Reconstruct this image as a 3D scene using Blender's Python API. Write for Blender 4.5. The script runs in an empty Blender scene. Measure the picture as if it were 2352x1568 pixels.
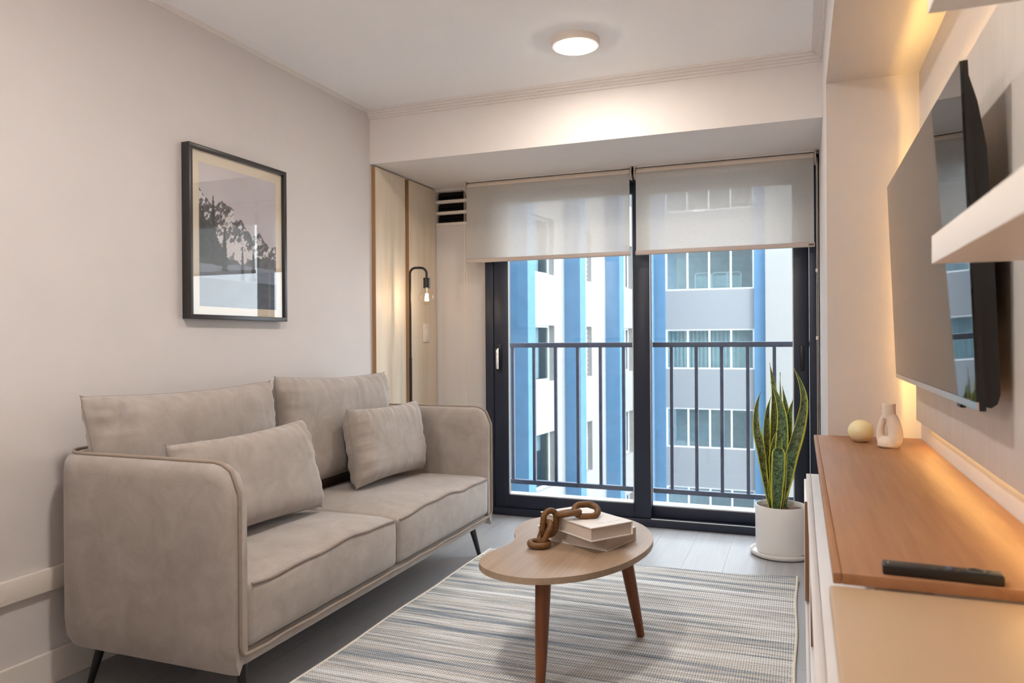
import bpy, bmesh, math, random
from mathutils import Vector, Matrix, noise
random.seed(7)
SC = bpy.context.scene
COL = SC.collection
PI = math.pi

def lin(r, g, b):
    f = lambda v: (v/255/12.92) if v/255 <= .04045 else ((v/255+.055)/1.055)**2.4
    return (f(r), f(g), f(b), 1.)

# ------------------------------------------------------------------ camera
F_PX, YAW, ROLL, PITCH, HC = 1722., math.radians(21.03), math.radians(.39), .00197, 1.10
fw = Vector((-math.sin(YAW), math.cos(YAW), 0)); rt = Vector((math.cos(YAW), math.sin(YAW), 0)); up = Vector((0, 0, 1))
fw, up = fw*math.cos(PITCH)-up*math.sin(PITCH), up*math.cos(PITCH)+fw*math.sin(PITCH)
rt, up = rt*math.cos(ROLL)-up*math.sin(ROLL), up*math.cos(ROLL)+rt*math.sin(ROLL)
cam = bpy.data.cameras.new('camera'); camo = bpy.data.objects.new('camera', cam); COL.objects.link(camo)
camo.matrix_world = Matrix(((rt.x, up.x, -fw.x, 0), (rt.y, up.y, -fw.y, 0), (rt.z, up.z, -fw.z, HC), (0, 0, 0, 1)))
cam.sensor_fit = 'HORIZONTAL'; cam.sensor_width = 36; cam.lens = F_PX/2352*36
cam.clip_start = .02; cam.clip_end = 200
cam.dof.use_dof = True; cam.dof.focus_distance = 3.1; cam.dof.aperture_fstop = 4.5
SC.camera = camo

# ------------------------------------------------------------------ sky, sun, exposure
w = bpy.data.worlds.new('overcast_sky'); SC.world = w; w.use_nodes = True
bg = w.node_tree.nodes['Background']; bg.inputs[0].default_value = (.88, .945, 1., 1); bg.inputs[1].default_value = 3.4
sun = bpy.data.lights.new('sun', 'SUN'); suno = bpy.data.objects.new('sun', sun); COL.objects.link(suno)
sun.energy = .4; sun.angle = math.radians(12); sun.color = (1, .95, .88)
suno.rotation_euler = Vector((-.80, .02, -.60)).to_track_quat('-Z', 'Y').to_euler(); suno.location = (20, 10, 25)
SC.view_settings.view_transform = 'Standard'; SC.view_settings.look = 'None'
SC.view_settings.exposure = 1.17; SC.view_settings.gamma = 1.0; SC.view_settings.use_curve_mapping = False
SC.cycles.use_adaptive_sampling = True; SC.cycles.adaptive_threshold = .025; SC.cycles.max_bounces = 10; SC.cycles.diffuse_bounces = 6; SC.cycles.glossy_bounces = 4; SC.cycles.transparent_max_bounces = 10; SC.cycles.caustics_reflective = False; SC.cycles.caustics_refractive = False

# ------------------------------------------------------------------ materials
def nodes(name):
    m = bpy.data.materials.new(name); m.use_nodes = True
    nt = m.node_tree; b = nt.nodes.get('Principled BSDF')
    return m, nt, b

def N(nt, t, **k):
    n = nt.nodes.new(t)
    for a, v in k.items(): setattr(n, a, v)
    return n

def coords(nt, scale=(1, 1, 1), kind='Object', rot=(0, 0, 0)):
    tc = N(nt, 'ShaderNodeTexCoord'); mp = N(nt, 'ShaderNodeMapping')
    mp.inputs['Scale'].default_value = scale; mp.inputs['Rotation'].default_value = rot
    nt.links.new(tc.outputs[kind], mp.inputs[0]); return mp.outputs[0]

def noise_n(nt, vec, scale=5, detail=4, rough=.5, dist=0):
    n = N(nt, 'ShaderNodeTexNoise'); n.inputs['Scale'].default_value = scale; n.inputs['Detail'].default_value = detail
    n.inputs['Roughness'].default_value = rough; n.inputs['Distortion'].default_value = dist
    nt.links.new(vec, n.inputs['Vector']); return n.outputs['Fac']

def ramp(nt, fac, stops):
    r = N(nt, 'ShaderNodeValToRGB'); e = r.color_ramp.elements
    while len(e) < len(stops): e.new(.5)
    for el, (p, c) in zip(e, stops): el.position = p; el.color = c
    nt.links.new(fac, r.inputs[0]); return r.outputs[0]

def bump(nt, b, h, strength=.2, dist=.01):
    n = N(nt, 'ShaderNodeBump'); n.inputs['Strength'].default_value = strength; n.inputs['Distance'].default_value = dist
    nt.links.new(h, n.inputs['Height']); nt.links.new(n.outputs[0], b.inputs['Normal'])

def plain(name, col, rough=.5, metal=0., spec=.5, var=0.03, vscale=6, bmp=0., bscale=80, sheen=0., coat=0.):
    m, nt, b = nodes(name)
    b.inputs['Roughness'].default_value = rough; b.inputs['Metallic'].default_value = metal
    b.inputs['Specular IOR Level'].default_value = spec
    b.inputs['Sheen Weight'].default_value = sheen; b.inputs['Coat Weight'].default_value = coat
    v = coords(nt)
    c0 = tuple(max(0, x*(1-var)) for x in col[:3])+(1,); c1 = tuple(min(1, x*(1+var)) for x in col[:3])+(1,)
    nt.links.new(ramp(nt, noise_n(nt, v, vscale, 3), [(.3, c0), (.7, c1)]), b.inputs['Base Color'])
    if bmp: bump(nt, b, noise_n(nt, v, bscale, 3), bmp, .004)
    return m

def wood(name, stops, axis='Y', rough=.45, stretch=14, fine=7, spec=.4, bmp=.05):
    m, nt, b = nodes(name); b.inputs['Roughness'].default_value = rough; b.inputs['Specular IOR Level'].default_value = spec
    s = [stretch, stretch, stretch]; s['XYZ'.index(axis)] = 1.0
    f = [fine*stretch]*3; f['XYZ'.index(axis)] = 2.5
    a = noise_n(nt, coords(nt, s), 1.0, 5, .6, .8); c = noise_n(nt, coords(nt, f), 1.0, 3, .6, .2)
    mx = N(nt, 'ShaderNodeMath', operation='MULTIPLY_ADD'); nt.links.new(c, mx.inputs[0]); mx.inputs[1].default_value = .45
    sb = N(nt, 'ShaderNodeMath', operation='MULTIPLY'); nt.links.new(a, sb.inputs[0]); sb.inputs[1].default_value = .6
    nt.links.new(sb.outputs[0], mx.inputs[2])
    nt.links.new(ramp(nt, mx.outputs[0], stops), b.inputs['Base Color'])
    if bmp: bump(nt, b, c, bmp, .002)
    return m

def emit(name, col, strength):
    m, nt, b = nodes(name)
    b.inputs['Base Color'].default_value = (.8, .8, .8, 1); b.inputs['Emission Color'].default_value = col
    b.inputs['Emission Strength'].default_value = strength
    return m

def clear_glass(name, tint=(1, 1, 1, 1), ior=1.45, rough=0.0):
    m = bpy.data.materials.new(name); m.use_nodes = True; nt = m.node_tree; nt.nodes.clear()
    o = N(nt, 'ShaderNodeOutputMaterial'); mx = N(nt, 'ShaderNodeMixShader'); t = N(nt, 'ShaderNodeBsdfTransparent')
    g = N(nt, 'ShaderNodeBsdfGlossy'); fr = N(nt, 'ShaderNodeFresnel')
    t.inputs[0].default_value = tint; g.inputs['Roughness'].default_value = rough
    ge = N(nt, 'ShaderNodeNewGeometry'); mi = N(nt, 'ShaderNodeMapRange'); nt.links.new(ge.outputs['Backfacing'], mi.inputs[0])
    mi.inputs['To Min'].default_value = ior; mi.inputs['To Max'].default_value = 1/ior; nt.links.new(mi.outputs[0], fr.inputs[0])
    nt.links.new(fr.outputs[0], mx.inputs[0]); nt.links.new(t.outputs[0], mx.inputs[1]); nt.links.new(g.outputs[0], mx.inputs[2])
    nt.links.new(mx.outputs[0], o.inputs[0]); return m

M = {}
M['wall'] = plain('wall_paint', lin(211, 205, 203), .75, spec=.25, var=.012, bmp=.03, bscale=220)
M['beam'] = plain('beam_paint', lin(230, 224, 221), .75, spec=.25, var=.012, bmp=.03, bscale=220)
M['ceil'] = plain('ceiling_paint', lin(248, 249, 251), .8, spec=.2, var=.008)
M['white_trim'] = plain('white_trim', lin(226, 218, 210), .5, var=.01)
M['charcoal'] = plain('charcoal_frame', lin(40, 45, 60), .38, spec=.4, var=.05)
M['dark_metal'] = plain('black_metal', lin(22, 20, 20), .35, spec=.5, var=.05)
M['rail_metal'] = plain('railing_paint', lin(92, 102, 124), .5, var=.12, vscale=25)
M['gasket'] = plain('pale_gasket', lin(214, 214, 214), .4, var=.02)
M['chrome'] = plain('chrome', lin(215, 215, 215), .22, metal=1, var=.02)
M['oak_pale'] = wood('pale_oak', [(.25, lin(206, 186, 160)), (.5, lin(220, 204, 182)), (.8, lin(232, 220, 202))], 'Z', .5)
M['oak_edge'] = wood('oak_edge', [(.3, lin(150, 112, 74)), (.7, lin(172, 134, 94))], 'Z', .5)
M['panel'] = wood('greige_panel', [(.25, lin(194, 187, 182)), (.55, lin(206, 200, 195)), (.8, lin(215, 210, 206))], 'Z', .38, spec=.45)
M['console_top'] = wood('console_walnut', [(.2, lin(124, 84, 56)), (.5, lin(150, 106, 74)), (.8, lin(168, 124, 90))], 'Y', .52, stretch=9, spec=.4)
M['console_pale'] = wood('console_pale', [(.25, lin(196, 188, 184)), (.55, lin(210, 203, 200)), (.8, lin(222, 216, 212))], 'Y', .45, stretch=10)
M['edge_brown'] = wood('edge_brown', [(.3, lin(120, 84, 60)), (.7, lin(140, 100, 74))], 'Z', .5)
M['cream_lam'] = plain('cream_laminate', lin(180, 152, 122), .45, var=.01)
M['white_lam'] = plain('white_laminate', lin(232, 222, 212), .42, var=.01)
M['table_top'] = wood('table_oak', [(.2, lin(122, 100, 80)), (.45, lin(152, 128, 106)), (.8, lin(172, 149, 127))], 'Y', .4, stretch=16, spec=.5)
M['table_leg'] = wood('table_leg', [(.2, lin(84, 41, 18)), (.5, lin(112, 60, 29)), (.8, lin(134, 78, 42))], 'Z', .35, stretch=18)
M['chain_wood'] = wood('chain_wood', [(.25, lin(78, 50, 26)), (.5, lin(106, 71, 39)), (.8, lin(134, 95, 58))], 'X', .5, stretch=20)
M['floorw'] = wood('floor_laminate', [(.2, lin(146, 145, 148)), (.5, lin(161, 161, 164)), (.8, lin(174, 174, 177))], 'Y', .38, stretch=12, spec=.5, bmp=.04)
M['joint'] = plain('floor_joint', lin(140, 139, 140), .8)
M['white_ceramic'] = plain('white_ceramic', lin(228, 225, 222), .42, var=.01, spec=.4)
M['vase'] = plain('matte_vase', lin(222, 206, 190), .7, var=.02, bmp=.08, bscale=160)
M['candle'] = plain('candle_wax', lin(232, 219, 176), .4, var=.01); M['candle'].node_tree.nodes['Principled BSDF'].inputs['Subsurface Weight'].default_value = .3
M['candle'].node_tree.nodes['Principled BSDF'].inputs['Subsurface Radius'].default_value = (.02, .014, .006)
M['wick'] = plain('wick', lin(220, 200, 170), .9)
M['soil'] = plain('soil', lin(96, 74, 58), .95, var=.5, vscale=90, bmp=.6, bscale=160)
M['pebble'] = plain('bark_chip', lin(150, 124, 98), .9, var=.35, vscale=40)
M['black_plastic'] = plain('black_plastic', lin(20, 18, 17), .4, var=.05)
M['grey_plastic'] = plain('grey_button', lin(92, 88, 84), .4, var=.05)
M['blue_btn'] = plain('blue_button', lin(54, 66, 110), .4)
M['print_pale'] = plain('pale_print', lin(170, 164, 160), .5)
M['screen'] = plain('tv_screen', lin(14, 14, 15), .03, spec=.6, var=0)
M['book'] = plain('book_cover', lin(222, 217, 214), .55, var=.015)
M['pages'] = plain('book_pages', lin(196, 182, 170), .8, var=.06, vscale=4)
M['art_mat'] = plain('picture_mount', lin(222, 208, 186), .8, var=.01)
M['black_frame'] = plain('picture_frame_black', lin(46, 42, 42), .35, var=.04)
M['glass'] = clear_glass('window_glass', (.96, .98, .99, 1))
M['pic_glass'] = clear_glass('picture_glass', (1, 1, 1, 1), 1.5)
M['bulb_glass'] = clear_glass('bulb_glass', (1, .97, .93, 1), 1.4)
M['far_glass'] = clear_glass('far_glass', (.78, .86, .88, 1), 1.6)
M['led'] = emit('led_warm', (1., .60, .16, 1), 85.)
M['led_low'] = emit('led_warm_low', (1., .66, .22, 1), 11.)
M['lamp_face'] = emit('lamp_diffuser', (1., .90, .78, 1), 70.)
M['lamp_face_fill'] = emit('lamp_diffuser_fill', (1., .95, .88, 1), 135.)  # for the added ceiling fill lamp above the view
M['filament'] = emit('filament', (1., .76, .50, 1), 95.)
M['globe'] = emit('fill_globe_glass', (1., .96, .90, 1), 52.)  # for the added pendant that fills the room from out of view
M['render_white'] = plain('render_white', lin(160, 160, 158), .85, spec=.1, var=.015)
M['render_blue'] = plain('render_blue', lin(97, 135, 168), .85, spec=.1, var=.06, vscale=3, bmp=.3, bscale=40)
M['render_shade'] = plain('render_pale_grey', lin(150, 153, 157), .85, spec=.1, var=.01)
M['far_frame'] = plain('white_window_frame', lin(240, 240, 240), .5, var=.01)
M['room_dim'] = plain('far_room', lin(168, 178, 184), .9, var=.1)
M['curtain'] = plain('far_curtain', lin(206, 213, 212), .9, var=.08)
M['ground'] = plain('courtyard', lin(160, 160, 160), .9)

def fabric():
    m, nt, b = nodes('sofa_fabric'); b.inputs['Roughness'].default_value = .85; b.inputs['Specular IOR Level'].default_value = .2
    b.inputs['Sheen Weight'].default_value = .35; b.inputs['Sheen Roughness'].default_value = .4
    a = noise_n(nt, coords(nt, (1, 1, 1)), 9, 5, .65, .6); f = noise_n(nt, coords(nt, (1, 1, 1)), 420, 2)
    mm = N(nt, 'ShaderNodeMath', operation='MULTIPLY_ADD'); nt.links.new(f, mm.inputs[0]); mm.inputs[1].default_value = .35; nt.links.new(a, mm.inputs[2])
    nt.links.new(ramp(nt, mm.outputs[0], [(.35, lin(147, 137, 130)), (.65, lin(163, 153, 146)), (.95, lin(175, 166, 160))]), b.inputs['Base Color'])
    bump(nt, b, f, .12, .001); return m
M['sofa'] = fabric()
M['pipe'] = plain('sofa_piping', lin(146, 131, 119), .8, var=.06, vscale=30)

def rug_mat():
    m, nt, b = nodes('rug_weave'); b.inputs['Roughness'].default_value = .95; b.inputs['Specular IOR Level'].default_value = .1
    band = noise_n(nt, coords(nt, (.6, 24, 1)), 1.0, 3, .7, .2)
    mid = noise_n(nt, coords(nt, (3, 75, 1)), 1.0, 2, .6)
    cell = noise_n(nt, coords(nt, (150, 190, 1)), 1.0, 1, .5)
    a = N(nt, 'ShaderNodeMath', operation='MULTIPLY'); nt.links.new(band, a.inputs[0]); a.inputs[1].default_value = .62
    a2 = N(nt, 'ShaderNodeMath', operation='MULTIPLY_ADD'); nt.links.new(mid, a2.inputs[0]); a2.inputs[1].default_value = .42; nt.links.new(a.outputs[0], a2.inputs[2])
    base = ramp(nt, a2.outputs[0], [(.37, lin(120, 130, 142)), (.45, lin(164, 170, 176)), (.52, lin(204, 199, 192)), (.58, lin(222, 223, 223)), (.68, lin(234, 237, 240))])
    wv = N(nt, 'ShaderNodeTexWave', wave_type='BANDS', bands_direction='Y'); wv.inputs['Scale'].default_value = 28; nt.links.new(coords(nt), wv.inputs['Vector'])
    wv.inputs['Distortion'].default_value = .3
    wx = N(nt, 'ShaderNodeTexWave', wave_type='BANDS', bands_direction='X'); wx.inputs['Scale'].default_value = 36; nt.links.new(coords(nt), wx.inputs['Vector'])
    wm = N(nt, 'ShaderNodeMath', operation='MULTIPLY'); nt.links.new(wv.outputs['Fac'], wm.inputs[0]); nt.links.new(wx.outputs['Fac'], wm.inputs[1])
    dk = N(nt, 'ShaderNodeMath', operation='MULTIPLY'); nt.links.new(wm.outputs[0], dk.inputs[0]); nt.links.new(cell, dk.inputs[1])
    mx = N(nt, 'ShaderNodeMix', data_type='RGBA'); nt.links.new(ramp(nt, dk.outputs[0], [(.12, (0, 0, 0, 1)), (.4, (1, 1, 1, 1))]), mx.inputs['Factor'])
    nt.links.new(base, mx.inputs['A'])
    dark = ramp(nt, band, [(.42, lin(62, 71, 82)), (.56, lin(128, 122, 116)), (.7, lin(176, 174, 172))])
    nt.links.new(dark, mx.inputs['B']); nt.links.new(mx.outputs['Result'], b.inputs['Base Color'])
    bump(nt, b, wm.outputs[0], .5, .003); return m
M['rug'] = rug_mat()
M['rug_edge'] = plain('rug_binding', lin(226, 216, 202), .95, var=.05, vscale=60)

def blind_mat():
    m = bpy.data.materials.new('screen_fabric'); m.use_nodes = True; nt = m.node_tree; nt.nodes.clear()
    o = N(nt, 'ShaderNodeOutputMaterial'); d = N(nt, 'ShaderNodeBsdfDiffuse'); t = N(nt, 'ShaderNodeBsdfTranslucent'); tr = N(nt, 'ShaderNodeBsdfTransparent')
    v = coords(nt); c = ramp(nt, noise_n(nt, v, 300, 2), [(.3, lin(216, 211, 205)), (.7, lin(228, 224, 219))])
    nt.links.new(c, d.inputs[0]); nt.links.new(c, t.inputs[0])
    m1 = N(nt, 'ShaderNodeMixShader'); m1.inputs[0].default_value = .42; nt.links.new(d.outputs[0], m1.inputs[1]); nt.links.new(t.outputs[0], m1.inputs[2])
    m2 = N(nt, 'ShaderNodeMixShader'); m2.inputs[0].default_value = .34; nt.links.new(m1.outputs[0], m2.inputs[1]); nt.links.new(tr.outputs[0], m2.inputs[2])
    nt.links.new(m2.outputs[0], o.inputs[0]); return m
M['blind'] = blind_mat()
M['blind_roll'] = plain('blind_roll', lin(226, 212, 198), .8, var=.01)
M['blind_bar'] = plain('blind_bar', lin(190, 176, 168), .4, var=.02)

def leaf_mat():
    m, nt, b = nodes('snake_leaf'); b.inputs['Roughness'].default_value = .38; b.inputs['Specular IOR Level'].default_value = .5
    uv = N(nt, 'ShaderNodeUVMap'); sp = N(nt, 'ShaderNodeSeparateXYZ'); nt.links.new(uv.outputs[0], sp.inputs[0])
    a = N(nt, 'ShaderNodeMath', operation='SUBTRACT'); nt.links.new(sp.outputs[0], a.inputs[0]); a.inputs[1].default_value = .5
    ab = N(nt, 'ShaderNodeMath', operation='ABSOLUTE'); nt.links.new(a.outputs[0], ab.inputs[0])
    mp = N(nt, 'ShaderNodeMapping'); mp.inputs['Scale'].default_value = (4.5, 34, 1); nt.links.new(uv.outputs[0], mp.inputs[0])
    oi = N(nt, 'ShaderNodeObjectInfo'); ad = N(nt, 'ShaderNodeVectorMath', operation='ADD'); nt.links.new(mp.outputs[0], ad.inputs[0])
    sc = N(nt, 'ShaderNodeMath', operation='MULTIPLY'); nt.links.new(oi.outputs['Random'], sc.inputs[0]); sc.inputs[1].default_value = 40
    nt.links.new(sc.outputs[0], ad.inputs[1])
    band = noise_n(nt, ad.outputs[0], 1.0, 4, .6, 1.2)
    g = ramp(nt, band, [(.38, lin(34, 54, 34)), (.48, lin(70, 100, 62)), (.62, lin(120, 146, 104))])
    mx = N(nt, 'ShaderNodeMix', data_type='RGBA')
    nt.links.new(ramp(nt, ab.outputs[0], [(.40, (0, 0, 0, 1)), (.425, (1, 1, 1, 1))]), mx.inputs['Factor'])
    nt.links.new(g, mx.inputs['A']); mx.inputs['B'].default_value = lin(206, 204, 74)
    nt.links.new(mx.outputs['Result'], b.inputs['Base Color'])
    b.inputs['Subsurface Weight'].default_value = .05
    return m
M['leaf'] = leaf_mat()

# ------------------------------------------------------------------ mesh helpers
def link(name, me, parent=None):
    o = bpy.data.objects.new(name, me); COL.objects.link(o)
    if parent: o.parent = parent
    return o

def obj(name, bm, mat, parent=None, smooth=None):
    me = bpy.data.meshes.new(name); bmesh.ops.recalc_face_normals(bm, faces=bm.faces); bm.to_mesh(me); bm.free()
    if smooth is not None:
        me.polygons.foreach_set('use_smooth', [True]*len(me.polygons)); me.set_sharp_from_angle(angle=math.radians(smooth))
    me.materials.append(M[mat] if isinstance(mat, str) else mat)
    o = link(name, me, parent); o.data.update(); return o

def thing(name, label, cat, loc=(0, 0, 0), group=None):
    o = link(name, None); o.location = loc; o.empty_display_size = .1
    o['label'] = label; o['category'] = cat
    if group: o['group'] = group
    bpy.context.view_layer.update() if False else None
    return o

def tag(o, label, cat, group=None):
    o['label'] = label; o['category'] = cat
    if group: o['group'] = group
    return o

def struct(o):
    o['kind'] = 'structure'; return o

def B(bm, x0, x1, y0, y1, z0, z1, bev=0, seg=2):
    r = bmesh.ops.create_cube(bm, size=1); vs = r['verts']
    for v in vs:
        v.co = Vector((x0 if v.co.x < 0 else x1, y0 if v.co.y < 0 else y1, z0 if v.co.z < 0 else z1))
    if bev:
        es = list({e for v in vs for e in v.link_edges})
        bmesh.ops.bevel(bm, geom=es, offset=bev, segments=seg, profile=.5, affect='EDGES')
    return bm

def box(name, x0, x1, y0, y1, z0, z1, mat, parent=None, bev=0, seg=2, origin=None):
    """a box; geometry is kept relative to the parent's location"""
    o = Vector(parent_loc(parent)); bm = bmesh.new()
    B(bm, x0-o.x, x1-o.x, y0-o.y, y1-o.y, z0-o.z, z1-o.z, bev, seg)
    return obj(name, bm, mat, parent, 40 if bev else None)

def parent_loc(p):
    v = Vector((0, 0, 0))
    while p is not None:
        v += p.location; p = p.parent
    return v

def frame_of(t, hint=Vector((0, 0, 1))):
    t = t.normalized()
    if abs(t.dot(hint)) > .95: hint = Vector((1, 0, 0))
    a = t.cross(hint).normalized(); return a, a.cross(t).normalized()

def tube(bm, pts, rad, n=10, closed=False, cap=True):
    pts = [Vector(p) for p in pts]; m = len(pts); rings = []
    a = None
    for i, p in enumerate(pts):
        if closed: t = pts[(i+1) % m]-pts[i-1]
        else: t = pts[min(i+1, m-1)]-pts[max(i-1, 0)]
        t.normalize()
        if a is None: a, b = frame_of(t)
        else:
            a = (a-t*a.dot(t)).normalized(); b = a.cross(t).normalized()
        r = rad[i] if isinstance(rad, (list, tuple)) else rad
        rings.append([bm.verts.new(p+a*math.cos(k*2*PI/n)*r+b*math.sin(k*2*PI/n)*r) for k in range(n)])
    for i in range(m if closed else m-1):
        r0, r1 = rings[i], rings[(i+1) % m]
        off = 0
        if closed and i == m-1:
            off = min(range(n), key=lambda s: sum((r0[k].co-r1[(k+s) % n].co).length for k in range(n)))
        for k in range(n): bm.faces.new((r0[k], r0[(k+1) % n], r1[(k+1+off) % n], r1[(k+off) % n]))
    if cap and not closed: bm.faces.new(rings[0][::-1]); bm.faces.new(rings[-1])
    return bm

def lathe(bm, prof, n=48, c=(0, 0, 0), cap_bottom=True, cap_top=True):
    rings = []
    for r, z in prof:
        rings.append([bm.verts.new((c[0]+r*math.cos(k*2*PI/n), c[1]+r*math.sin(k*2*PI/n), c[2]+z)) for k in range(n)])
    for i in range(len(rings)-1):
        for k in range(n): bm.faces.new((rings[i][k], rings[i][(k+1) % n], rings[i+1][(k+1) % n], rings[i+1][k]))
    if cap_bottom: bm.faces.new(rings[0][::-1])
    if cap_top: bm.faces.new(rings[-1])
    return bm

def prism(bm, poly, z0, z1):
    lo = [bm.verts.new((x, y, z0)) for x, y in poly]; hi = [bm.verts.new((x, y, z1)) for x, y in poly]
    n = len(poly); bm.faces.new(lo[::-1]); bm.faces.new(hi)
    for i in range(n): bm.faces.new((lo[i], lo[(i+1) % n], hi[(i+1) % n], hi[i]))
    return bm

def rbox(bm, x0, x1, y0, y1, z0, z1, r, n=8, e=4, warp=None):
    """rounded box built on a lattice so it can be warped (cushions)"""
    def axis(a, b):
        ed = [r*(1-math.cos(i/e*PI/2)) for i in range(e+1)]
        L = [a+t for t in ed]; L += [a+r+(b-a-2*r)*i/n for i in range(1, n)]; L += [b-t for t in reversed(ed)]
        return L
    A = [axis(x0, x1), axis(y0, y1), axis(z0, z1)]; lo = Vector((x0+r, y0+r, z0+r)); hi = Vector((x1-r, y1-r, z1-r)); cache = {}
    def V(i, j, k):
        key = (i, j, k)
        if key not in cache:
            p = Vector((A[0][i], A[1][j], A[2][k])); q = Vector([min(max(p[t], lo[t]), hi[t]) for t in range(3)]); d = p-q
            if d.length > 1e-9: p = q+d.normalized()*r
            if warp: p = warp(p)
            cache[key] = bm.verts.new(p)
        return cache[key]
    m = len(A[0])-1, len(A[1])-1, len(A[2])-1
    for ax in range(3):
        u, v = [t for t in range(3) if t != ax]
        for side in (0, m[ax]):
            for i in range(m[u]):
                for j in range(m[v]):
                    idx = []
                    for a, b in ((0, 0), (1, 0), (1, 1), (0, 1)):
                        k = [0, 0, 0]; k[ax] = side; k[u] = i+a; k[v] = j+b; idx.append(V(*k))
                    try: bm.faces.new(idx)
                    except ValueError: pass
    return bm

def pillow(bm, TL, TR, BR, BL, T, nrm, ears=.06, n=30, seed=0, wr=.006, seam=None):
    TL, TR, BR, BL = map(Vector, (TL, TR, BR, BL)); nrm = Vector(nrm).normalized()
    def P(i, j, s):
        u, v = i/n, j/n
        u, v = u-.045*math.sin(4*PI*u)*.5, v-.045*math.sin(4*PI*v)*.5
        p = (TL*(1-u)+TR*u)*(1-v)+(BL*(1-u)+BR*u)*v
        su, sv = max(0, math.sin(PI*u)), max(0, math.sin(PI*v))
        U, V = 2*u-1, 2*v-1
        p = p+(TR-TL)*.5*(-U*abs(U)**3*ears*.6*sv**.45)+(BL-TL)*.5*(-V*abs(V)**3*ears*1.5*su**.45)
        cr = (abs(U)*abs(V))**6
        p = p-((TR-TL)*.5*U*.030+(BL-TL)*.5*V*.055)*(abs(U)*abs(V))**9
        h = T*(max(0, 1-abs(U)**4)**.5)*(max(0, 1-abs(V)**4)**.5)*(1-.25*cr)
        ed = math.exp(-v/.20); eb = math.exp(-(1-v)/.12); es = math.exp(-min(u, 1-u)/.10)
        x = noise.noise(Vector((u*15+seed*7-v*5*(u-.5), v*1.6, seed)))+.7*noise.noise(Vector((u*31+seed*3-v*9*(u-.5), v*2.0, seed+5)))
        y = noise.noise(Vector((u*2.0, v*11+seed, seed+2)))+.5*noise.noise(Vector((u*3.0, v*22+seed, seed+8)))
        k = min(1, h/(T*.30))
        h += (wr*(x*(ed+.5*eb)*1.5+y*es*.9)+.006*noise.noise(Vector((u*3+seed, v*3, 3))))*k
        return p+nrm*(h*s)
    for s in (1, -1):
        g = {}
        for i in range(n+1):
            for j in range(n+1):
                g[i, j] = bm.verts.new(P(i, j, s))
        for i in range(n):
            for j in range(n): bm.faces.new((g[i, j], g[i+1, j], g[i+1, j+1], g[i, j+1]))
    bmesh.ops.remove_doubles(bm, verts=bm.verts, dist=1e-5)
    if seam is not None:
        seam.extend([P(i, 0, 1) for i in range(n)]+[P(n, j, 1) for j in range(n)]+[P(n-i, n, 1) for i in range(n)]+[P(0, n-j, 1) for j in range(n)])
    return bm

def local(bm, p):
    bmesh.ops.translate(bm, verts=bm.verts, vec=-Vector(p)); return bm

def smooth_closed(pts, k=6):
    out = []; n = len(pts); P = [Vector((*p, 0)) if len(p) == 2 else Vector(p) for p in pts]
    for i in range(n):
        a, b, c, d = P[i-1], P[i], P[(i+1) % n], P[(i+2) % n]
        for j in range(k):
            t = j/k
            out.append(.5*((2*b)+(c-a)*t+(2*a-5*b+4*c-d)*t*t+(3*b-a-3*c+d)*t**3))
    return out

# ================================================================== room shell
XL, XP, XW, YW, YP, YB, ZC, ZS, YN = -2.27, .10, .425, 4.46, 3.20, 3.68, 2.40, 2.10, -3.0
floor = struct(box('floor', XL-.2, .8, YN-.2, 4.70, -.25, -.008, 'joint'))
random.seed(3)
pw, pl = .192, 1.25; i = 0; x = XL
while x < XW:
    y = YN-random.random()*pl
    while y < 4.40:
        y0, y1 = max(y, YN), min(y+pl, 4.46); x1 = min(x+pw, XW)
        if y1-y0 > .05 and x1-x > .01:
            pmesh = box('plank', x+.0004, x1-.0004, y0+.0004, y1-.0004, -.008, 0, 'floorw', floor)
        y += pl
    x += pw; i += 1
struct(box('wall_left', XL-.2, XL, YN-.2, 4.66, -.1, 2.7, 'wall'))
struct(box('wall_front', XL, .8, YN-.2, YN, -.1, 2.7, 'wall'))
struct(box('wall_right', XW, XW+.2, YN, YP, -.1, 2.7, 'wall'))
struct(box('wall_pillar', XP, .8, YP, 4.70, -.1, 2.7, 'wall'))
struct(box('ceiling', XL, .8, YN, YB, ZC, ZC+.2, 'ceil'))
struct(box('ceiling_beam', XL, XP, YB, 4.70, ZS, ZC+.3, 'beam'))
struct(box('ceiling_soffit', XP, XW, YN, YP, ZS, ZC, 'wall'))
# back wall left of the window, with the high vent opening
bm = bmesh.new()
B(bm, XL, -1.872, YW, 4.66, -.1, 1.855); B(bm, XL, -2.246, YW, 4.66, 1.855, 2.10); B(bm, -2.02, -1.872, YW, 4.66, 1.855, 2.10); B(bm, -2.246, -2.02, YW, 4.66, 2.082, 2.10)
B(bm, -1.872, XP, 4.50, 4.66, 2.06, 2.10)
struct(obj('wall_back', bm, 'wall'))
# the rest of our own apartment block around the flat
bm = bmesh.new()
B(bm, -16, 16, 2.2, 4.70, 2.72, 17); B(bm, -16, XL-.21, 2.2, 4.70, -9, 2.72); B(bm, .81, 16, 2.2, 4.70, -9, 2.72); B(bm, XL-.21, .81, 2.2, 4.70, -9, -.26)
struct(obj('wall_exterior', bm, 'render_white'))
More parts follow.
